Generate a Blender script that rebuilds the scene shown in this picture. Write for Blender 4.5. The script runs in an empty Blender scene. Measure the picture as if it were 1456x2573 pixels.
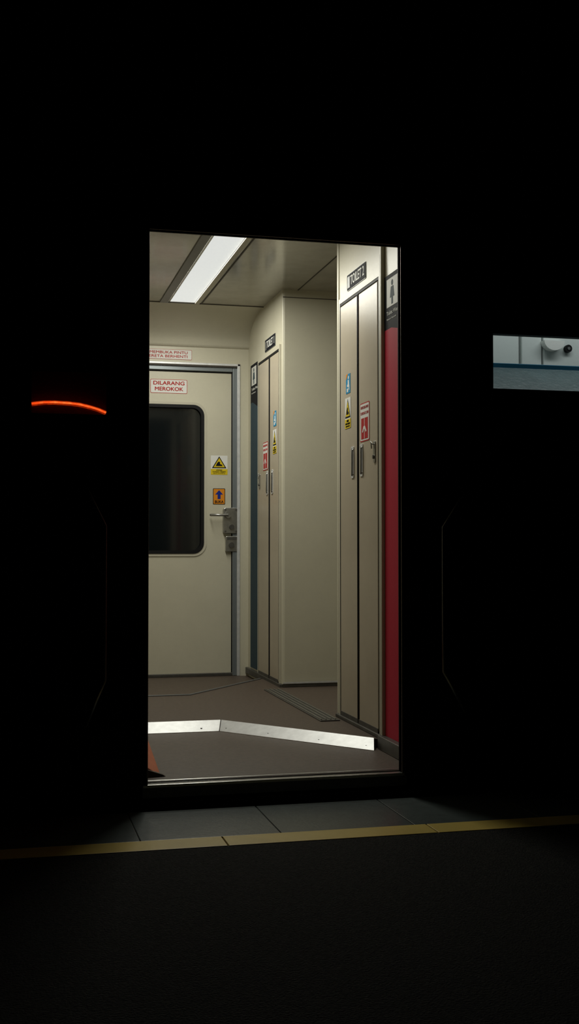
import bpy, math
from mathutils import Matrix, Vector

S = bpy.context.scene
C = bpy.context.collection
try:
    S.view_settings.view_transform = 'Standard'
except Exception:
    pass

# ---------------------------------------------------------------- materials
def mat(name, col, rough=0.5, metal=0.0, var=0.0, vscale=8.0, bump=0.0, bscale=60.0, emit=0.0, spec=0.5, col2=None, coat=0.0):
    m = bpy.data.materials.new(name); m.use_nodes = True
    nt = m.node_tree; n = nt.nodes; l = nt.links
    b = n['Principled BSDF']
    b.inputs['Base Color'].default_value = (*col, 1)
    b.inputs['Roughness'].default_value = rough
    b.inputs['Metallic'].default_value = metal
    b.inputs['Specular IOR Level'].default_value = spec
    b.inputs['Coat Weight'].default_value = coat
    b.inputs['Coat Roughness'].default_value = 0.12
    tc = n.new('ShaderNodeTexCoord')
    if emit > 0:
        b.inputs['Emission Color'].default_value = (*col, 1)
        b.inputs['Emission Strength'].default_value = emit
    if var > 0 or col2:
        nz = n.new('ShaderNodeTexNoise'); nz.inputs['Scale'].default_value = vscale
        nz.inputs['Detail'].default_value = 6; nz.inputs['Roughness'].default_value = 0.6
        cr = n.new('ShaderNodeValToRGB')
        cr.color_ramp.elements[0].position = 0.35; cr.color_ramp.elements[1].position = 0.68
        c2 = col2 if col2 else tuple(c * (1 - var) for c in col)
        cr.color_ramp.elements[0].color = (*c2, 1)
        cr.color_ramp.elements[1].color = (*col, 1)
        l.new(tc.outputs['Object'], nz.inputs['Vector'])
        l.new(nz.outputs['Fac'], cr.inputs['Fac'])
        l.new(cr.outputs['Color'], b.inputs['Base Color'])
        if emit > 0: l.new(cr.outputs['Color'], b.inputs['Emission Color'])
    if bump > 0:
        nb = n.new('ShaderNodeTexNoise'); nb.inputs['Scale'].default_value = bscale
        nb.inputs['Detail'].default_value = 4
        bp = n.new('ShaderNodeBump'); bp.inputs['Strength'].default_value = bump
        bp.inputs['Distance'].default_value = 0.01
        l.new(tc.outputs['Object'], nb.inputs['Vector'])
        l.new(nb.outputs['Fac'], bp.inputs['Height'])
        l.new(bp.outputs['Normal'], b.inputs['Normal'])
    return m

CREAM  = mat('cream_panel', (0.575, 0.545, 0.43), 0.42, var=0.06, vscale=3, bump=0.03, bscale=150)
CREAM2 = mat('cream_gloss', (0.54, 0.51, 0.41), 0.36, var=0.06, vscale=2, bump=0.02, bscale=40, spec=0.35)
LEAF   = mat('tan_gloss_leaf', (0.47, 0.41, 0.315), 0.32, var=0.10, vscale=3, bump=0.015, bscale=12, spec=0.35)
CEIL   = mat('ceiling_gloss', (0.46, 0.44, 0.375), 0.14, var=0.28, vscale=3, bump=0.04, bscale=6)
TRIMG  = mat('grey_trim', (0.16, 0.165, 0.165), 0.4, 0.3)
FRAMEG = mat('bluegrey_frame', (0.20, 0.225, 0.24), 0.35, 0.4)
ALU    = mat('brushed_aluminium', (0.72, 0.73, 0.74), 0.42, 0.35, var=0.15, vscale=30)
STEEL  = mat('steel', (0.42, 0.42, 0.40), 0.3, 0.9, var=0.2, vscale=30)
DSTEEL = mat('dark_steel', (0.13, 0.125, 0.115), 0.45, 0.7, var=0.3, vscale=20)
BLACK  = mat('black_rubber', (0.010, 0.010, 0.011), 0.55, spec=0.15)
SEAM   = mat('seam_brown', (0.05, 0.04, 0.03), 0.6)
FLOOR  = mat('brown_vinyl', (0.100, 0.073, 0.056), 0.48, var=0.35, vscale=60, bump=0.12, bscale=300, spec=0.35)
BODY   = mat('train_paint_dark', (0.006, 0.006, 0.007), 0.6, spec=0.12)
JAMB   = mat('jamb_metal', (0.07, 0.055, 0.04), 0.45, 0.6)
RED    = mat('poster_red', (0.52, 0.030, 0.060), 0.6, spec=0.10)
NAVY   = mat('poster_navy', (0.035, 0.065, 0.088), 0.6, spec=0.10)
SIGNK  = mat('sign_black', (0.010, 0.011, 0.015), 0.6, spec=0.05)
WHITE  = mat('sign_white', (0.74, 0.74, 0.71), 0.5, spec=0.2)
SRED   = mat('sticker_red', (0.42, 0.025, 0.025), 0.6, spec=0.08)
SYEL   = mat('sticker_yellow', (0.66, 0.49, 0.02), 0.6, spec=0.1)
SBLUE  = mat('sticker_blue', (0.02, 0.24, 0.46), 0.6, spec=0.1)
SORG   = mat('sticker_orange', (0.70, 0.25, 0.02), 0.6, spec=0.1)
DBLUE  = mat('arrow_blue', (0.015, 0.03, 0.25), 0.6, spec=0.1)
GLASS  = mat('dark_night_glass', (0.006, 0.008, 0.009), 0.06, coat=0.3)
LENS   = mat('light_diffuser', (0.84, 0.87, 0.87), 0.5, emit=0.72)
ORANGE = mat('orange_rubber', (0.62, 0.17, 0.075), 0.5, var=0.2, vscale=20)
TILE   = mat('platform_tile', (0.078, 0.096, 0.093), 0.32, var=0.25, vscale=25, bump=0.08, bscale=90)
GROUT  = mat('grout', (0.2, 0.2, 0.18), 0.8)
YELLOW = mat('yellow_line', (0.68, 0.51, 0.13), 0.35, var=0.12, vscale=6)
ASPH   = mat('asphalt', (0.026, 0.026, 0.023), 0.9, var=0.75, vscale=90, bump=1.0, bscale=150, spec=0.15)
SALOON = mat('saloon_white', (0.62, 0.66, 0.64), 0.4)
BLIND  = mat('blind_teal', (0.12, 0.20, 0.22), 0.3, var=0.25, vscale=10, bump=0.2, bscale=50)
BBLUE  = mat('blue_strip', (0.06, 0.28, 0.46), 0.3)
GLOWO  = mat('orange_reflection_core', (1.0, 0.20, 0.035), 0.4, emit=1.1, col2=(0.95, 0.06, 0.005), vscale=45)  # orange reflection put in as emission, not a real lamp
GLOWR  = mat('painted_red_halo', (0.62, 0.045, 0.003), 0.5, emit=0.55, col2=(0.30, 0.012, 0.001), vscale=60)  # soft red halo painted in as dim emission
LENSR  = mat('reflection_backing', (0.13, 0.022, 0.007), 0.35, bump=0.2, bscale=120)

# ---------------------------------------------------------------- helpers
def link(o, parent=None):
    C.objects.link(o)
    if parent: o.parent = parent
    return o

def mesh_obj(name, v, f, m, parent=None, bevel=0.0, smooth=False, seg=2):
    me = bpy.data.meshes.new(name); me.from_pydata(v, [], f); me.update()
    import bmesh
    bm = bmesh.new(); bm.from_mesh(me); bmesh.ops.recalc_face_normals(bm, faces=bm.faces); bm.to_mesh(me); bm.free()
    for mm in (m if isinstance(m, list) else [m]): me.materials.append(mm)
    o = bpy.data.objects.new(name, me); link(o, parent)
    if bevel > 0:
        b = o.modifiers.new('bevel', 'BEVEL'); b.width = bevel; b.segments = seg; b.limit_method = 'ANGLE'
    if smooth:
        for p in me.polygons: p.use_smooth = True
    return o

def boxes(name, lst, m, parent=None, bevel=0.0):
    v = []; f = []
    for (x0, x1, y0, y1, z0, z1) in lst:
        k = len(v)
        v += [(x0,y0,z0),(x1,y0,z0),(x1,y1,z0),(x0,y1,z0),(x0,y0,z1),(x1,y0,z1),(x1,y1,z1),(x0,y1,z1)]
        f += [tuple(k+i for i in q) for q in [(0,3,2,1),(4,5,6,7),(0,1,5,4),(1,2,6,5),(2,3,7,6),(3,0,4,7)]]
    return mesh_obj(name, v, f, m, parent, bevel)

def box(name, x0, x1, y0, y1, z0, z1, m, parent=None, bevel=0.0):
    return boxes(name, [(x0,x1,y0,y1,z0,z1)], m, parent, bevel)

def prism(name, pts, w0, w1, m, parent=None, bevel=0.0):
    """2-D outline (u,v) extruded along local w (z)."""
    n = len(pts)
    v = [(p[0], p[1], w0) for p in pts] + [(p[0], p[1], w1) for p in pts]
    f = [tuple(range(n))[::-1], tuple(range(n, 2*n))] + [(i, (i+1) % n, n+(i+1) % n, n+i) for i in range(n)]
    return mesh_obj(name, v, f, m, parent, bevel)

def rr(u0, u1, v0, v1, r, seg=6):
    pts = []
    for cx, cy, a0 in ((u1-r, v1-r, 0), (u0+r, v1-r, 90), (u0+r, v0+r, 180), (u1-r, v0+r, 270)):
        for i in range(seg+1):
            a = math.radians(a0 + 90*i/seg)
            pts.append((cx + r*math.cos(a), cy + r*math.sin(a)))
    return pts

def ring(name, outer, inner, w0, w1, m, parent=None):
    n = len(outer)
    v = [(p[0],p[1],w0) for p in outer]+[(p[0],p[1],w0) for p in inner]+[(p[0],p[1],w1) for p in outer]+[(p[0],p[1],w1) for p in inner]
    f = []
    for i in range(n):
        j = (i+1) % n
        f += [(i,j,n+j,n+i),(2*n+i,2*n+j,3*n+j,3*n+i),(i,j,2*n+j,2*n+i),(n+i,n+j,3*n+j,3*n+i)]
    return mesh_obj(name, v, f, m, parent)

def disc(name, u, v, r, w0, w1, m, parent=None, n=20):
    return prism(name, [(u+r*math.cos(2*math.pi*i/n), v+r*math.sin(2*math.pi*i/n)) for i in range(n)], w0, w1, m, parent)

def lb(name, u0, u1, v0, v1, w0, w1, m, parent, bevel=0.0):
    return box(name, u0, u1, v0, v1, w0, w1, m, parent, bevel)

def tube(name, pts, r, m, parent=None, cyclic=False, res=3):
    cu = bpy.data.curves.new(name, 'CURVE'); cu.dimensions = '3D'
    cu.bevel_depth = r; cu.bevel_resolution = res; cu.use_fill_caps = True
    s = cu.splines.new('POLY'); s.points.add(len(pts)-1)
    for i, p in enumerate(pts): s.points[i].co = (*p, 1)
    s.use_cyclic_u = cyclic
    cu.materials.append(m)
    return link(bpy.data.objects.new(name, cu), parent)

def frame(name, loc, kind='Z'):
    e = bpy.data.objects.new(name, None); e.empty_display_size = 0.05; C.objects.link(e)
    if kind == 'X':    # mounted on a surface facing -X : u=-Y, v=Z, w=-X
        R = Matrix(((0,0,-1),(-1,0,0),(0,1,0)))
    elif kind == 'Y':  # mounted on a surface facing -Y : u=X, v=Z, w=-Y
        R = Matrix(((1,0,0),(0,0,-1),(0,1,0)))
    else:
        R = Matrix.Identity(3)
    e.matrix_world = Matrix.Translation(Vector(loc)) @ R.to_4x4()
    return e

def text(body, u, v, h, width, m, parent, w=0.002, bold=0.0, name='lettering'):
    cu = bpy.data.curves.new(name, 'FONT'); cu.body = body
    cu.size = h / 0.70; cu.extrude = 0.0003
    cu.align_x = 'CENTER'; cu.align_y = 'CENTER'
    cu.materials.append(m)
    o = link(bpy.data.objects.new(name, cu), parent)
    o.location = (u, v, w)
    bpy.context.view_layer.update()
    sx = 1
    if width and o.dimensions.x > 0: sx = width / o.dimensions.x
    o.scale = (sx, 1, 1)
    if bold:
        for du, dv, dw in ((bold,0,0.00005),(-bold,0,0.0001),(0,bold*0.7,0.00015),(0,-bold*0.7,0.0002)):
            o2 = link(bpy.data.objects.new(name+'_stroke', cu), parent)
            o2.location = (u+du, v+dv, w+dw); o2.scale = (sx,1,1)
    return o

# ---------------------------------------------------------------- key dimensions
CAMZ = 0.856
YD = 4.395            # outer skin of the train side
XL, XR, ZS, ZT = 0.525, 1.532, -0.04, 2.064   # door opening
XW = 1.64             # toilet partition plane
YB = 7.92             # far side lining
ZC = 2.432            # ceiling
YK = 7.43             # where the ceiling turns into the cove
YC0, YC1 = 5.66, 6.89 # cross corridor

# ---------------------------------------------------------------- train body
boxes('train_carriage_body', [
    (-3.5, XL, YD, YD+0.035, -0.6, 3.2),
    (XL, XR, YD, YD+0.035, ZT, 3.2),
    (XL, XR, YD, YD+0.035, -0.6, ZS-0.03),
    (XR, 1.929, YD, YD+0.035, -0.6, 3.2),
    (1.929, 3.25, YD, YD+0.035, -0.6, 1.50),
    (1.929, 3.25, YD, YD+0.035, 1.725, 3.2),
    (3.25, 6.0, YD, YD+0.035, -0.6, 3.2),
    (-3.5, 6.0, YD+0.035, 8.1, 2.62, 3.2),
    (-3.5, 6.0, YD+0.035, 8.1, -0.6, -0.12),
    (-3.5, 6.0, 8.06, 8.1, -0.12, 2.62),
    (-3.5, -3.46, YD+0.035, 8.06, -0.12, 2.62),
    (5.96, 6.0, YD+0.035, 8.06, -0.12, 2.62)], BODY)

df = frame('door_frame_trim', (0,0,0))
boxes('edging', [(XL-0.010, XL, YD-0.006, YD+0.03, ZS-0.02, ZT+0.010),
      (XR, XR+0.010, YD-0.006, YD+0.03, ZS-0.02, ZT+0.010),
      (XL-0.010, XR+0.010, YD-0.006, YD+0.03, ZT, ZT+0.010)], JAMB, df, 0.003)
boxes('rubber_seal', [(XL-0.05, XL-0.03, YD-0.01, YD, ZS-0.02, ZT+0.05),
      (XR+0.03, XR+0.045, YD-0.01, YD, ZS-0.02, ZT+0.05),
      (XL-0.05, XR+0.045, YD-0.01, YD, ZT+0.03, ZT+0.05)], BODY, df, 0.003)

sl = frame('door_sill', (0,0,0))
box('sill_base', XL-0.02, XR+0.02, YD-0.005, YD+0.11, ZS-0.05, ZS-0.012, DSTEEL, sl)
boxes('sill_strip', [(XL-0.02, XR+0.01, YD-0.008, YD+0.022, ZS-0.012, ZS),
                     (XL-0.02, XR+0.01, YD+0.034, YD+0.052, ZS-0.012, ZS),
                     (XL-0.02, XR+0.01, YD+0.064, YD+0.078, ZS-0.012, ZS+0.002)], STEEL, sl, 0.002)
box('step_ledge', XL-0.12, XR+0.12, YD-0.03, YD, ZS-0.10, ZS-0.06, BODY, sl, 0.004)

# ---------------------------------------------------------------- interior shell
boxes('wall_front', [(-0.34, XL-0.06, YD+0.04, YD+0.075, -0.12, 2.5),
                     (XR+0.06, XW, YD+0.04, YD+0.075, -0.12, 2.5),
                     (XL-0.06, XR+0.06, YD+0.04, YD+0.075, ZT+0.06, 2.5)], CREAM)
box('wall_left', -0.40, -0.34, YD+0.035, 8.05, -0.12, 2.5, CREAM)
box('wall_toilet_partition', XW, 1.86, YD+0.036, YC0, -0.10, 2.5, CREAM2, None, 0.012)
box('wall_toilet_block', XW, 3.4, YC1, YB+0.1, -0.10, 2.5, CREAM, None, 0.014)
box('wall_corridor_near', 1.86, 3.4, YC0-0.06, YC0-0.01, -0.10, 2.5, CREAM)
box('wall_corridor_end', 3.4, 3.45, YC0-0.1, YC1+0.1, -0.10, 2.5, CREAM)

# back wall round the far exit door
DX0, DX1, DZ1 = 0.58, 1.568, 2.112
boxes('wall_back', [(-0.34, DX0, YB, YB+0.06, -0.10, 2.5),
                    (DX1, XW, YB, YB+0.06, -0.10, 2.5),
                    (DX0, DX1, YB, YB+0.06, DZ1, 2.5)], CREAM)

# ceiling + cove
LX0, LX1, LY0, LY1 = 1.018, 1.180, 5.35, 7.415
boxes('ceiling', [(-0.36, LX0, YD+0.04, YK, ZC, ZC+0.04),
                  (LX1, 3.42, YD+0.04, YK, ZC, ZC+0.04),
                  (LX0, LX1, YD+0.04, LY0, ZC, ZC+0.04),
                  (LX0, LX1, LY1, YK, ZC, ZC+0.04)], CEIL)
prof = []
for i in range(13):
    a = math.radians(90*i/12)
    prof.append((YK + (YB-0.02-YK)*math.sin(a), 2.25 + (ZC-2.25)*math.cos(a)))
prof += [(YB-0.016, 2.238), (YB-0.004, 2.232), (YB, 2.230)]
v = []; f = []
for (y, z) in prof:
    v += [(-0.34, y, z), (XW, y, z)]
for i in range(len(prof)-1): f.append((2*i, 2*i+1, 2*i+3, 2*i+2))
mesh_obj('ceiling_cove', v, f, CREAM2, None, smooth=True)

ct = frame('trim_ceiling', (0,0,0))
boxes('panel_joint', [(-0.34, XW, YK-0.006, YK+0.004, ZC-0.004, ZC+0.002),
                      (1.222, 1.229, YD+0.08, YK, ZC-0.004, ZC+0.001),
                      (1.735, 1.741, YD+0.4, YC1, ZC-0.003, ZC+0.001)], SEAM, ct)
box('light_channel', 0.952, 1.004, YD+0.08, YK-0.008, ZC-0.008, ZC, TRIMG, ct, 0.003)
boxes('light_bezel', [(LX1, LX1+0.03, YD+0.08, YK-0.008, ZC-0.006, ZC)], CREAM2, ct, 0.002)
box('block_top_seam', XW+0.002, 3.3, YC1-0.003, YC1+0.001, 2.382, 2.386, SEAM, ct)

lf = frame('ceiling_light', (0,0,0))
box('diffuser', LX0, LX1, LY0, LY1, ZC+0.002, ZC+0.03, LENS, lf)
la = bpy.data.lights.new('tube_lamp', 'AREA'); la.shape = 'RECTANGLE'
la.size = LX1-LX0-0.01; la.size_y = LY1-LY0-0.02; la.energy = 29; la.color = (1.0, 0.985, 0.87)
lo = bpy.data.objects.new('tube_lamp', la); link(lo, lf)
lo.location = ((LX0+LX1)/2, (LY0+LY1)/2, ZC-0.002)

# ---------------------------------------------------------------- floor
T = [(-0.34, 5.67), (1.035, 5.66), (1.60, 4.965), (XW, 4.935)]
B = [(-0.34, 5.585), (1.012, 5.575), (1.575, 4.885), (XW, 4.82)]
Tm = [(p[0], 12.31-p[1]) for p in T]
Bm = [(p[0], 12.31-p[1]) for p in B]
pts = [T[0], T[1], T[2], T[3], (XW+0.001, YC0), (3.4, YC0), (3.4, YC1), (XW+0.001, YC1), Tm[3], Tm[2], Tm[1], Tm[0]]
prism('floor', pts, -0.10, 0.0, FLOOR)
box('floor_entrance', -0.34, XW, YD+0.035, 8.05, -0.11, ZS, FLOOR)
def ramp(name, A, Bq, m):
    v = []; f = []
    for p, q in zip(A[:3], Bq[:3]):
        v += [(p[0], p[1], 0.003), (q[0], q[1], ZS+0.002), (q[0], q[1], ZS-0.01), (p[0], p[1], -0.02)]
    for i in range(2):
        for k in range(4):
            f.append((4*i+k, 4*i+(k+1) % 4, 4*i+4+(k+1) % 4, 4*i+4+k))
    f += [(0,1,2,3), (8,9,10,11)]
    return mesh_obj(name, v, f, m)
def lerp(a, b, t): return a + (b-a)*t
r1 = frame('ramp_edge_strip', (0,0,0)); o = ramp('plate', T, B, ALU); o.parent = r1
for a, b2 in ((0,1),(1,2)):
    for t in ((0.62,0.93) if a == 0 else (0.04,0.33,0.66,0.95)):
        x = lerp((T[a][0]+B[a][0])/2, (T[b2][0]+B[b2][0])/2, t); y = lerp(B[a][1], B[b2][1], t)+0.025
        disc('screw', x, y, 0.005, -0.029, -0.0245, DSTEEL, r1, 10)
tube('mitre', [(T[1][0], T[1][1], 0.004), (B[1][0], B[1][1], ZS+0.003)], 0.0022, SEAM, r1)
r2 = frame('ramp_edge_strip', (0,0,0)); o = ramp('plate', Tm, Bm, STEEL); o.parent = r2
tube('nosing', [(Tm[0][0], Tm[0][1], 0.002), (Tm[1][0], Tm[1][1], 0.002), (Tm[2][0], Tm[2][1], 0.002)], 0.006, TRIMG, r2)

th = frame('corridor_threshold', (0,0,0))
box('plate', 1.50, 1.60, 5.50, 6.78, 0.0, 0.006, DSTEEL, th, 0.002)
boxes('rib', [(1.507+0.024*i, 1.513+0.024*i, 5.52, 6.76, 0.006, 0.011) for i in range(4)], STEEL, th, 0.001)

# skirtings
boxes('baseboard_right', [(XW-0.035, XW, YD+0.09, 4.93, ZS, 0.02), (XW-0.022, XW, 4.93, YC0-0.01, 0.0, 0.018)], DSTEEL, None, 0.004)
boxes('baseboard_corridor', [(XW+0.0, 3.4, YC1-0.012, YC1, 0.0, 0.022), (XW-0.02, XW, YC1-0.01, YB, -0.02, 0.02)], DSTEEL, None, 0.003)
box('trim_corridor_base', XW, 3.4, YC1-0.016, YC1-0.011, 0.022, 0.032, ALU)
box('trim_corner_post', XW-0.006, XW+0.02, YC0-0.02, YC0+0.012, 0.0, ZC, CREAM, None, 0.006)

# ---------------------------------------------------------------- stickers
def warning_sticker(parent, u0, u1, v0, v1, w):
    e = bpy.data.objects.new('warning_sticker', None); link(e, parent); e.location = (0,0,w)
    W = u1-u0; H = v1-v0
    lb('sheet', u0, u1, v0, v1, 0, 0.001, WHITE, e)
    band = v0 + H*0.30
    lb('band', u0, u1, v0, band, 0.001, 0.0015, SYEL, e)
    cx = (u0+u1)/2; b0 = band+H*0.04; hh = H*0.62; hw = min(W*0.46, hh*0.62)
    prism('tri_border', [(cx-hw, b0), (cx+hw, b0), (cx, b0+hh)], 0.001, 0.0016, SIGNK, e)
    k = 0.78
    prism('tri_fill', [(cx-hw*k, b0+hh*0.08), (cx+hw*k, b0+hh*0.08), (cx, b0+hh*0.87)], 0.0016, 0.0022, SYEL, e)
    prism('hand', [(cx-hw*0.48, b0+hh*0.18), (cx+hw*0.42, b0+hh*0.18), (cx+hw*0.42, b0+hh*0.28), (cx+hw*0.1, b0+hh*0.36),
                   (cx+hw*0.12, b0+hh*0.52), (cx-hw*0.1, b0+hh*0.56), (cx-hw*0.32, b0+hh*0.40)], 0.0022, 0.0028, SIGNK, e)
    text('AWAS', cx, v0+H*0.235, H*0.07, W*0.35, SIGNK, e, 0.002, 0.0004)
    text('TANGAN TERJEPIT', cx, v0+H*0.145, H*0.055, W*0.8, SIGNK, e, 0.002, 0.0003)
    text('PINTU OTOMATIS', cx, v0+H*0.06, H*0.05, W*0.7, SIGNK, e, 0.002)

def figure(parent, cx, v0, h, w, m):
    disc('head', cx, v0+h*0.87, h*0.12, w, w+0.0006, m, parent, 14)
    prism('body', [(cx-h*0.16, v0+h*0.72), (cx+h*0.16, v0+h*0.72), (cx+h*0.27, v0+h*0.28), (cx+h*0.1, v0+h*0.28),
                   (cx+h*0.1, v0), (cx-h*0.1, v0), (cx-h*0.1, v0+h*0.28), (cx-h*0.27, v0+h*0.28)], w, w+0.0006, m, parent)

def arrow(parent, cx, v0, h, w, m):
    prism('arrow', [(cx-h*0.17, v0), (cx+h*0.17, v0), (cx+h*0.17, v0+h*0.5), (cx+h*0.45, v0+h*0.5), (cx, v0+h), (cx-h*0.45, v0+h*0.5), (cx-h*0.17, v0+h*0.5)], w, w+0.0006, m, parent)

# ---------------------------------------------------------------- toilet doors (bifold, on the XW plane)
def toilet_door(ynear, yfar, ymid, mirror):
    W = yfar-ynear
    e = frame('toilet_door', (XW, yfar, 0), 'X')   # u=0 at far edge, u=W near edge
    s = (lambda u: W-u) if mirror else (lambda u: u)
    def B2(n, a, b, v0, v1, w0, w1, m, bev=0.0):
        a, b = s(a), s(b); return lb(n, min(a,b), max(a,b), v0, v1, w0, w1, m, e, bev)
    mid = (yfar-ymid) if not mirror else (ymid-ynear)
    lb('gasket_backing', -0.012, W+0.012, 0.0, 2.075, 0.0, 0.003, SEAM, e)
    ring('jamb', [(-0.03,0.0),(W+0.03,0.0),(W+0.03,2.10),(-0.03,2.10)], [(-0.012,0.012),(W+0.012,0.012),(W+0.012,2.075),(-0.012,2.075)], 0.0, 0.012, CREAM2, e)
    ring('black_gasket', [(-0.010,0.012),(W+0.010,0.012),(W+0.010,2.073),(-0.010,2.073)], [(-0.002,0.022),(W+0.002,0.022),(W+0.002,2.062),(-0.002,2.062)], 0.003, 0.011, BLACK, e)
    B2('leaf', 0.002, mid-0.012, 0.024, 2.058, 0.003, 0.013, LEAF, 0.005)
    B2('leaf', mid+0.012, W-0.002, 0.024, 2.058, 0.003, 0.013, LEAF, 0.005)
    B2('hinge_seal', mid-0.009, mid-0.003, 0.02, 2.06, 0.003, 0.016, BLACK, 0.001)
    B2('hinge_seal', mid+0.003, mid+0.009, 0.02, 2.06, 0.003, 0.016, BLACK, 0.001)
    B2('kick_plate', 0.004, W-0.004, 0.012, 0.04, 0.013, 0.015, DSTEEL, 0.001)
    w = 0.0135
    c = s(mid-0.16); a, b = c-0.036, c+0.036
    st = bpy.data.objects.new('toilet_use_sticker', None); link(st, e); st.location = (0,0,w)
    lb('sheet', a, b, 1.605, 1.70, 0, 0.001, SBLUE, st)
    prism('orange_corner', [(a, 1.70), (a, 1.672), (a+0.035, 1.70)], 0.001, 0.0014, SORG, st)
    disc('head', c+0.008, 1.682, 0.009, 0.001, 0.0016, WHITE, st, 12)
    prism('body', [(c-0.004,1.670),(c+0.016,1.670),(c+0.020,1.645),(c+0.024,1.640),(c+0.024,1.620),(c+0.012,1.620),(c+0.010,1.636),(c-0.014,1.636),(c-0.016,1.648),(c-0.004,1.650)], 0.001, 0.0016, WHITE, st)
    lb('seat', c-0.020, c+0.004, 1.612, 1.630, 0.001, 0.0016, WHITE, st)
    warning_sticker(e, c-0.052, c+0.044, 1.434, 1.584, w)
    c = s(mid+0.11)
    st = bpy.data.objects.new('instruction_sticker', None); link(st, e); st.location = (0,0,w)
    prism('border', rr(c-0.072, c+0.072, 1.346, 1.528, 0.010), 0, 0.0008, SRED, st)
    prism('sheet', rr(c-0.067, c+0.067, 1.351, 1.523, 0.008), 0.0008, 0.0014, WHITE, st)
    text('UNTUK BUKA PINTU', c, 1.505, 0.013, 0.118, SRED, st, 0.0016, 0.0003)
    text('DORONG DI SINI', c, 1.478, 0.013, 0.118, SRED, st, 0.0016, 0.0003)
    lb('panel', c-0.052, c+0.052, 1.358, 1.456, 0.0014, 0.002, SRED, st)
    lb('door_symbol', c-0.003, c+0.003, 1.358, 1.456, 0.002, 0.0026, WHITE, st)
    prism('arrow_symbol', [(c-0.034,1.392),(c-0.012,1.418),(c+0.010,1.418),(c+0.034,1.392),(c+0.022,1.388),(c+0.006,1.404),(c-0.008,1.404),(c-0.022,1.388)], 0.0026, 0.003, WHITE, st)
    for k, uu in enumerate((mid-0.085, mid+0.06)):
        u = s(uu)
        h = bpy.data.objects.new('pull_handle', None); link(h, e); h.location = (0,0,w)
        prism('back_plate', rr(u-0.022, u+0.022, 1.185, 1.338, 0.008), 0, 0.003, ALU, h)
        prism('recess', rr(u-0.015, u+0.012, 1.196, 1.327, 0.006), 0.003, 0.004, BLACK, h)
        tube('grip', [(u+0.016,1.20,0.002),(u+0.016,1.205,0.010),(u+0.016,1.318,0.010),(u+0.016,1.322,0.002)], 0.0035, STEEL, h)
    u = s(W-0.045)
    h = bpy.data.objects.new('latch', None); link(h, e); h.location = (0,0,w)
    prism('plate', rr(u-0.013, u+0.013, 1.235, 1.335, 0.010), 0, 0.004, STEEL, h)
    disc('keyhole_boss', u, 1.262, 0.009, 0.004, 0.010, DSTEEL, h)
    tube('ring_pull', [(u, 1.32, 0.004), (u, 1.32, 0.012), (s(W-0.065), 1.335, 0.012), (s(W-0.055), 1.30, 0.012)], 0.003, STEEL, h)
    return e

toilet_door(4.98, 5.583, 5.283, False)
toilet_door(6.955, 7.53, 7.20, True)
box('trim_seam_post', XW-0.014, XW, 4.938, 4.948, 0.0, 2.17, SEAM, None, 0.002)
box('trim_pilaster', XW-0.018, XW, 4.915, 4.934, 0.0, 2.22, CREAM, None, 0.004)

def toilet_sign(ynear, yfar, z0, z1, num):
    e = frame('toilet_sign', (XW, yfar, z0), 'X'); W = yfar-ynear; H = z1-z0
    prism('border', rr(0, W, 0, H, 0.006), 0, 0.003, TRIMG, e)
    prism('plate', rr(0.003, W-0.003, 0.003, H-0.003, 0.004), 0.003, 0.004, SIGNK, e)
    lb('icon_patch', 0.012, 0.050, 0.012, H-0.012, 0.004, 0.0046, TRIMG, e)
    text('TOILET '+num, W*0.57, H/2, H*0.56, W*0.72, WHITE, e, 0.0045, 0.0011)
toilet_sign(5.19, 5.496, 2.118, 2.198, '2')
toilet_sign(7.08, 7.375, 2.118, 2.198, '1')

def toilet_poster(yfar, W, ztop, zsplit, zbot, m, label, sub):
    e = frame('toilet_poster', (XW-0.001, yfar, 0), 'X')
    lb('colour_field', 0, W, zbot, zsplit, 0, 0.002, m, e)
    lb('black_header', 0, W, zsplit, ztop, 0, 0.002, SIGNK, e)
    prism('swoosh', [(W*0.30, zsplit-0.001), (W, zsplit-0.05), (W, zsplit+0.004), (W*0.55, zsplit+0.004)], 0.002, 0.0026, SIGNK, e)
    u0 = 0.035
    lb('pictogram_field', u0, u0+0.15, ztop-0.145, ztop-0.02, 0.002, 0.003, WHITE, e)
    figure(e, u0+0.075, ztop-0.137, 0.108, 0.003, NAVY)
    text(label, u0+0.095, ztop-0.172, 0.017, 0.19, WHITE, e, 0.003, 0.0004)
    text(sub, u0+0.065, ztop-0.198, 0.008, 0.13, WHITE, e, 0.003)
toilet_poster(4.912, 0.34, 2.055, 1.815, 0.02, RED, 'Toilet Wanita', "Women's Restroom")
toilet_poster(7.83, 0.25, 2.10, 1.84, 0.03, NAVY, 'Toilet Pria', "Men's Restroom")

# ---------------------------------------------------------------- far exit door (Y plane)
k = 1.022
def bx(x): return x*k
def bz(z): return CAMZ+(z-CAMZ)*k
YL = YB+0.035
e = frame('exit_door', (0, YL, 0), 'Y')
LXa, LXb = 0.62, bx(1.492)
WZ0, WZ1, WX0, WX1 = bz(0.81), bz(1.81), 0.79, bx(1.30)
outer = [(LXb,DZ1-0.05),(LXa,DZ1-0.05),(LXa,ZS+0.02),(LXb,ZS+0.02)]
hole = rr(WX0, WX1, WZ0, WZ1, 0.075, 8)
n = len(hole)
v = []; f = []
for w in (0.0, -0.035):
    v += [(p[0],p[1],w) for p in hole] + [(p[0],p[1],w) for p in outer]
def face_side(off):
    fs = []; seg = n//4
    for i in range(n):
        j = (i+1) % n; q = i//seg
        if j//seg == q: fs.append((off+i, off+j, off+n+q))
        else: fs.append((off+i, off+j, off+n+(j//seg), off+n+q))
    return fs
f = face_side(0) + face_side(n+4)
N2 = n+4
for i in range(n): f.append((i, (i+1) % n, N2+(i+1) % n, N2+i))
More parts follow.
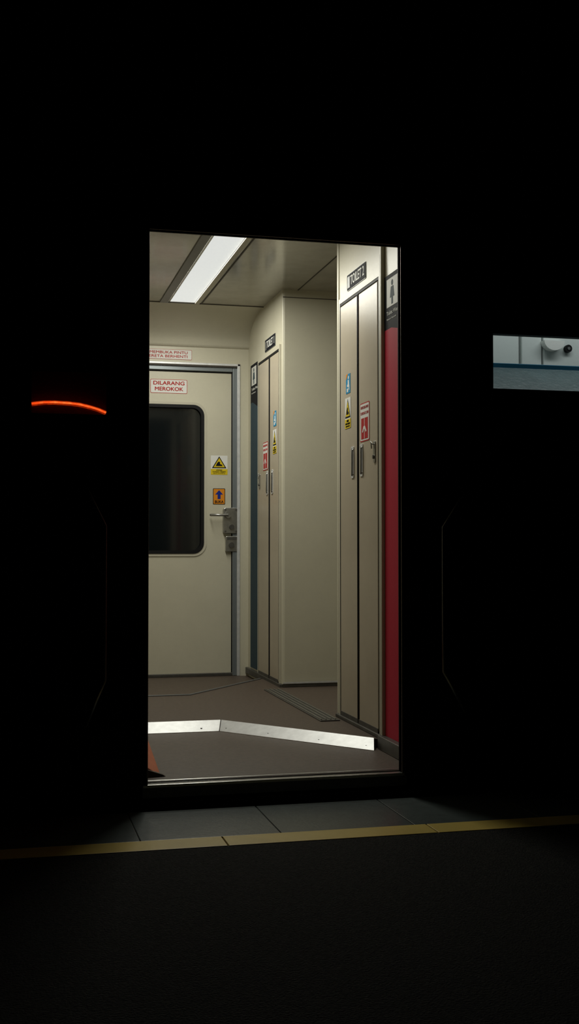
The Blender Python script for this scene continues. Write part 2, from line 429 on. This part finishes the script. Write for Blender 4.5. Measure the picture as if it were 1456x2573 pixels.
for q in range(4): f.append((n+q, n+(q+1) % 4, N2+n+(q+1) % 4, N2+n+q))
mesh_obj('leaf', v, f, CREAM, e)
ring('window_surround', rr(WX0-0.022, WX1+0.022, WZ0-0.022, WZ1+0.022, 0.09, 8), rr(WX0-0.002, WX1+0.002, WZ0-0.002, WZ1+0.002, 0.076, 8), 0.0, 0.006, CREAM2, e)
ring('window_rubber', rr(WX0-0.004, WX1+0.004, WZ0-0.004, WZ1+0.004, 0.076, 8), rr(WX0+0.018, WX1-0.018, WZ0+0.018, WZ1-0.018, 0.06, 8), -0.02, 0.010, BLACK, e)
prism('window_glass', rr(WX0, WX1, WZ0, WZ1, 0.07, 8), -0.026, -0.016, GLASS, e)
boxes('frame', [(LXb+0.006, DX1, ZS, DZ1, -0.05, 0.022), (DX0, LXa-0.006, ZS, DZ1, -0.05, 0.022), (LXa-0.006, LXb+0.006, DZ1-0.042, DZ1, -0.05, 0.022)], FRAMEG, e, 0.004)
boxes('frame_seal', [(LXb, LXb+0.008, ZS, DZ1-0.04, -0.03, 0.004), (LXa, LXb, DZ1-0.05, DZ1-0.042, -0.03, 0.004)], BLACK, e)
boxes('frame_lip', [(DX1-0.008, DX1+0.012, ZS, DZ1+0.012, 0.022, 0.045), (DX0-0.012, DX1+0.012, DZ1-0.004, DZ1+0.012, 0.022, 0.045)], ALU, e, 0.003)
boxes('head_seal', [(DX0, DX1, DZ1-0.012, DZ1-0.004, 0.02, 0.04)], SEAM, e)
box('threshold', LXa-0.03, LXb+0.02, ZS, ZS+0.022, -0.03, 0.02, DSTEEL, e, 0.003)
sg = bpy.data.objects.new('no_smoking_notice', None); link(sg, e)
a, b, c0, c1 = bx(0.938), bx(1.188), bz(1.888), bz(1.982)
prism('border', rr(a, b, c0, c1, 0.008), 0, 0.001, SRED, sg)
prism('sheet', rr(a+0.003, b-0.003, c0+0.003, c1-0.003, 0.006), 0.001, 0.0016, WHITE, sg)
text('DILARANG', (a+b)/2, (c0+c1)/2+0.021, 0.025, 0.215, SRED, sg, 0.002, 0.0010)
text('MEROKOK', (a+b)/2, (c0+c1)/2-0.019, 0.025, 0.195, SRED, sg, 0.002, 0.0010)
warning_sticker(e, bx(1.351), bx(1.466), bz(1.343), bz(1.473), 0.0)
sg = bpy.data.objects.new('open_sticker', None); link(sg, e)
a, b, c0, c1 = bx(1.366), bx(1.450), bz(1.140), bz(1.249)
prism('border', rr(a, b, c0, c1, 0.005), 0, 0.001, SIGNK, sg)
prism('sheet', rr(a+0.004, b-0.004, c0+0.004, c1-0.004, 0.004), 0.001, 0.0016, SORG, sg)
arrow(sg, (a+b)/2, c0+0.038, 0.062, 0.0016, DBLUE)
text('BUKA', (a+b)/2, c0+0.018, 0.018, 0.060, SIGNK, sg, 0.002, 0.0008)
lk = bpy.data.objects.new('door_lock', None); link(lk, e)
a, b, c0, c1 = bx(1.432), bx(1.535), bz(0.943), bz(1.118)
prism('lock_body', rr(a, b, c0, c1, 0.018), 0, 0.035, STEEL, lk, 0.004)
lb('lock_bolt', b-0.004, b+0.022, c0+0.05, c1-0.03, 0.024, 0.034, DSTEEL, lk, 0.003)
disc('lever_hub', a+0.030, c1-0.05, 0.022, 0.035, 0.055, STEEL, lk)
tube('lever', [(a+0.030, c1-0.05, 0.058), (a-0.02, c1-0.052, 0.062), (a-0.085, c1-0.052, 0.060), (a-0.09, c1-0.052, 0.045)], 0.009, STEEL, lk)
disc('cylinder', a+0.058, c0+0.045, 0.017, 0.035, 0.047, DSTEEL, lk)
for uu, vv in ((a+0.015,c0+0.015),(b-0.015,c0+0.015),(b-0.015,c1-0.015),(a+0.015,c1-0.015)):
    disc('screw', uu, vv, 0.006, 0.035, 0.038, DSTEEL, lk, 10)
c2, c3 = bz(0.82), bz(0.925)
prism('lower_lock', rr(a+0.018, b+0.004, c2, c3, 0.010), 0, 0.028, STEEL, lk, 0.003)
disc('lower_cylinder', a+0.058, c2+0.045, 0.019, 0.028, 0.040, DSTEEL, lk)
lb('label_plate', a+0.028, b-0.006, c3-0.026, c3-0.008, 0.028, 0.030, DSTEEL, lk)
e2 = frame('door_notice', (0, YB-0.001, 0), 'Y')
a, b = 0.74, bx(1.213)
c0 = 2.141; c1 = 2.209
prism('border', rr(a, b, c0, c1, 0.006), 0, 0.001, SRED, e2)
prism('sheet', rr(a+0.002, b-0.002, c0+0.002, c1-0.002, 0.005), 0.001, 0.0016, WHITE, e2)
text('DILARANG MEMBUKA PINTU', (a+b)/2, c1-0.021, 0.018, (b-a)*0.88, SRED, e2, 0.002, 0.0004)
text('SEBELUM KERETA BERHENTI', (a+b)/2, c0+0.020, 0.018, (b-a)*0.88, SRED, e2, 0.002, 0.0004)

# ---------------------------------------------------------------- orange chock just inside the door
v = [(0.36,4.55,ZS),(0.595,4.55,ZS),(0.588,4.93,ZS),(0.36,4.93,ZS),
     (0.36,4.55,0.115),(0.588,4.93,0.045),(0.36,4.93,0.20)]
f = [(0,3,2,1),(0,1,4),(1,2,5),(2,3,6,5),(0,4,6,3),(1,5,6),(1,6,4)]
ch = frame('rubber_wheel_chock', (0,0,0))
mesh_obj('wedge', v, f, ORANGE, ch, 0.004)
mesh_obj('dark_base', [(0.36,4.535,ZS),(0.612,4.535,ZS),(0.612,4.56,ZS),(0.36,4.56,ZS),(0.36,4.535,0.05),(0.60,4.535,ZS+0.008),(0.60,4.56,ZS+0.008),(0.36,4.56,0.05)],
         [(0,1,2,3),(4,5,6,7),(0,1,5,4),(1,2,6,5),(2,3,7,6),(3,0,4,7)], JAMB, ch)

# ---------------------------------------------------------------- exterior grab rails
def rail(x_in, x_out):
    e = frame('grab_rail', (0,0,0))
    y = YD-0.055
    pts = [(x_out, YD+0.01, 1.075), (x_out, y, 1.065), (x_in, y, 0.93), (x_in, y, 0.36), (x_out, y, 0.20), (x_out, YD+0.01, 0.19)]
    tube('bar', pts, 0.008, STEEL, e)
rail(0.357, 0.29)
rail(1.69, 1.78)

# ---------------------------------------------------------------- orange reflection, imitated with added glowing tubes
e = frame('orange_reflection', (0,0,0))
x0, x1 = 0.088, 0.362
boxes('housing', [(x0-0.012, x1+0.012, YD-0.035, YD, 1.335, 1.347), (x0-0.012, x1+0.012, YD-0.035, YD, 1.50, 1.512),
                  (x0-0.012, x0, YD-0.035, YD, 1.335, 1.512), (x1, x1+0.012, YD-0.035, YD, 1.335, 1.512)], BODY, e, 0.002)
box('backing', x0, x1, YD-0.008, YD-0.001, 1.347, 1.50, LENSR, e)
key = [(0,1.381),(0.15,1.387),(0.3,1.389),(0.5,1.387),(0.65,1.383),(0.8,1.374),(0.9,1.366),(1.0,1.355)]
def arc(dy, dz):
    pts = []
    for i in range(33):
        t = i/32
        for (t0,z0),(t1,z1) in zip(key, key[1:]):
            if t0 <= t <= t1: z = lerp(z0, z1, (t-t0)/(t1-t0)); break
        pts.append((lerp(x0+0.001, x1-0.001, t), YD-dy, z+dz))
    return pts
tube('painted_halo', arc(0.016, 0.0), 0.0080, GLOWR, e)  # wider dim red tube painting the halo round the streak
tube('glowing_core', arc(0.0235, 0.0005), 0.0036, GLOWO, e)  # added glowing tube standing in for the reflected streak

# ---------------------------------------------------------------- saloon window at the right
e = frame('window_1', (0,0,0))
wx0, wx1, wz0, wz1 = 1.929, 3.25, 1.50, 1.725
boxes('frame', [(wx0-0.015, wx1+0.015, YD-0.008, YD, wz1, wz1+0.012), (wx0-0.015, wx1+0.015, YD-0.008, YD, wz0-0.012, wz0),
                (wx0-0.015, wx0, YD-0.008, YD, wz0, wz1)], BODY, e, 0.002)
mesh_obj('sloped_blind', [(wx0-0.02, YD+0.036, wz0-0.005), (wx1, YD+0.036, wz0-0.005), (wx1, YD+0.19, 1.622), (wx0-0.02, YD+0.19, 1.622),
                          (wx0-0.02, YD+0.036, wz0-0.02), (wx1, YD+0.036, wz0-0.02), (wx1, YD+0.21, 1.61), (wx0-0.02, YD+0.21, 1.61)],
         [(0,1,2,3),(4,5,6,7),(0,1,5,4),(1,2,6,5),(2,3,7,6),(3,0,4,7)], BLIND, e)
box('blue_edge', wx0-0.02, wx1, YD+0.185, YD+0.205, 1.612, 1.638, BBLUE, e, 0.003)
sr = frame('saloon_compartment', (0,0,0))
boxes('lining', [(1.87, 3.4, 5.02, 5.06, 1.2, 2.5), (1.87, 1.90, YD+0.036, 5.02, 1.2, 2.5), (3.3, 3.4, YD+0.036, 5.02, 1.2, 2.5),
                 (1.9, 3.3, YD+0.036, 5.02, 1.2, 1.24), (1.9, 3.3, YD+0.036, 5.02, 2.38, 2.4)], SALOON, sr)
boxes('panel', [(1.92, 2.325, 4.995, 5.02, 1.25, 2.3), (2.335, 2.435, 4.985, 5.02, 1.25, 2.3), (2.445, 3.2, 4.985, 5.02, 1.25, 2.3)], SALOON, sr, 0.004)
prism_o = [(2.43+0.052*(1-math.cos(math.pi*i/12)), 1.815-0.045*math.sin(math.pi*i/12)) for i in range(13)]
hb = frame('coat_hook', (0, 4.984, 0), 'Y')
prism('bracket', prism_o, 0, 0.04, WHITE, hb)
disc('knob', 2.565, 1.785, 0.018, 0.0, 0.018, BLACK, hb)
disc('knob_cap', 2.565, 1.785, 0.007, 0.018, 0.022, TRIMG, hb)
l2 = bpy.data.lights.new('saloon_lamp', 'AREA'); l2.shape = 'RECTANGLE'; l2.size = 1.1; l2.size_y = 0.12
l2.energy = 3.0; l2.color = (0.90, 0.98, 0.97)
lo2 = bpy.data.objects.new('saloon_lamp', l2); link(lo2, sr); lo2.location = (2.6, 4.50, 2.30)
lo2.rotation_euler = (math.radians(50), 0, 0)

# ---------------------------------------------------------------- platform
ZP = -0.125
box('platform_ground', -7, 8, -3.5, 3.775, ZP-0.2, ZP-0.001, ASPH)
box('trim_platform_bed', -7, 8, 3.775, 4.325, ZP-0.2, ZP-0.006, GROUT)
tl = []
x = 0.442 - 0.482*14
while x < 7.5:
    tl.append((x+0.002, x+0.480, 3.903, 4.325, ZP-0.02, ZP)); x += 0.482
boxes('platform_edge_tiles', tl, TILE, None, 0.0015)
yl = []
x = 0.717 - 0.732*9
while x < 7.5:
    yl.append((x+0.0025, x+0.7295, 3.777, 3.90, ZP-0.02, ZP+0.001)); x += 0.732
boxes('yellow_safety_line', yl, YELLOW, None, 0.0015)

# ---------------------------------------------------------------- world & camera
w = bpy.data.worlds.new('night'); S.world = w; w.use_nodes = True
w.node_tree.nodes['Background'].inputs[0].default_value = (0.5, 0.6, 0.8, 1)
w.node_tree.nodes['Background'].inputs[1].default_value = 0.0004

cam = bpy.data.cameras.new('camera'); co = bpy.data.objects.new('camera', cam); C.objects.link(co)
cam.sensor_fit = 'VERTICAL'; cam.sensor_height = 36; cam.sensor_width = 36
cam.lens = 2919/2573*36
co.location = (0, 0, CAMZ)
co.rotation_euler = (math.radians(90+1.69), 0, math.radians(-13.73))
S.camera = co
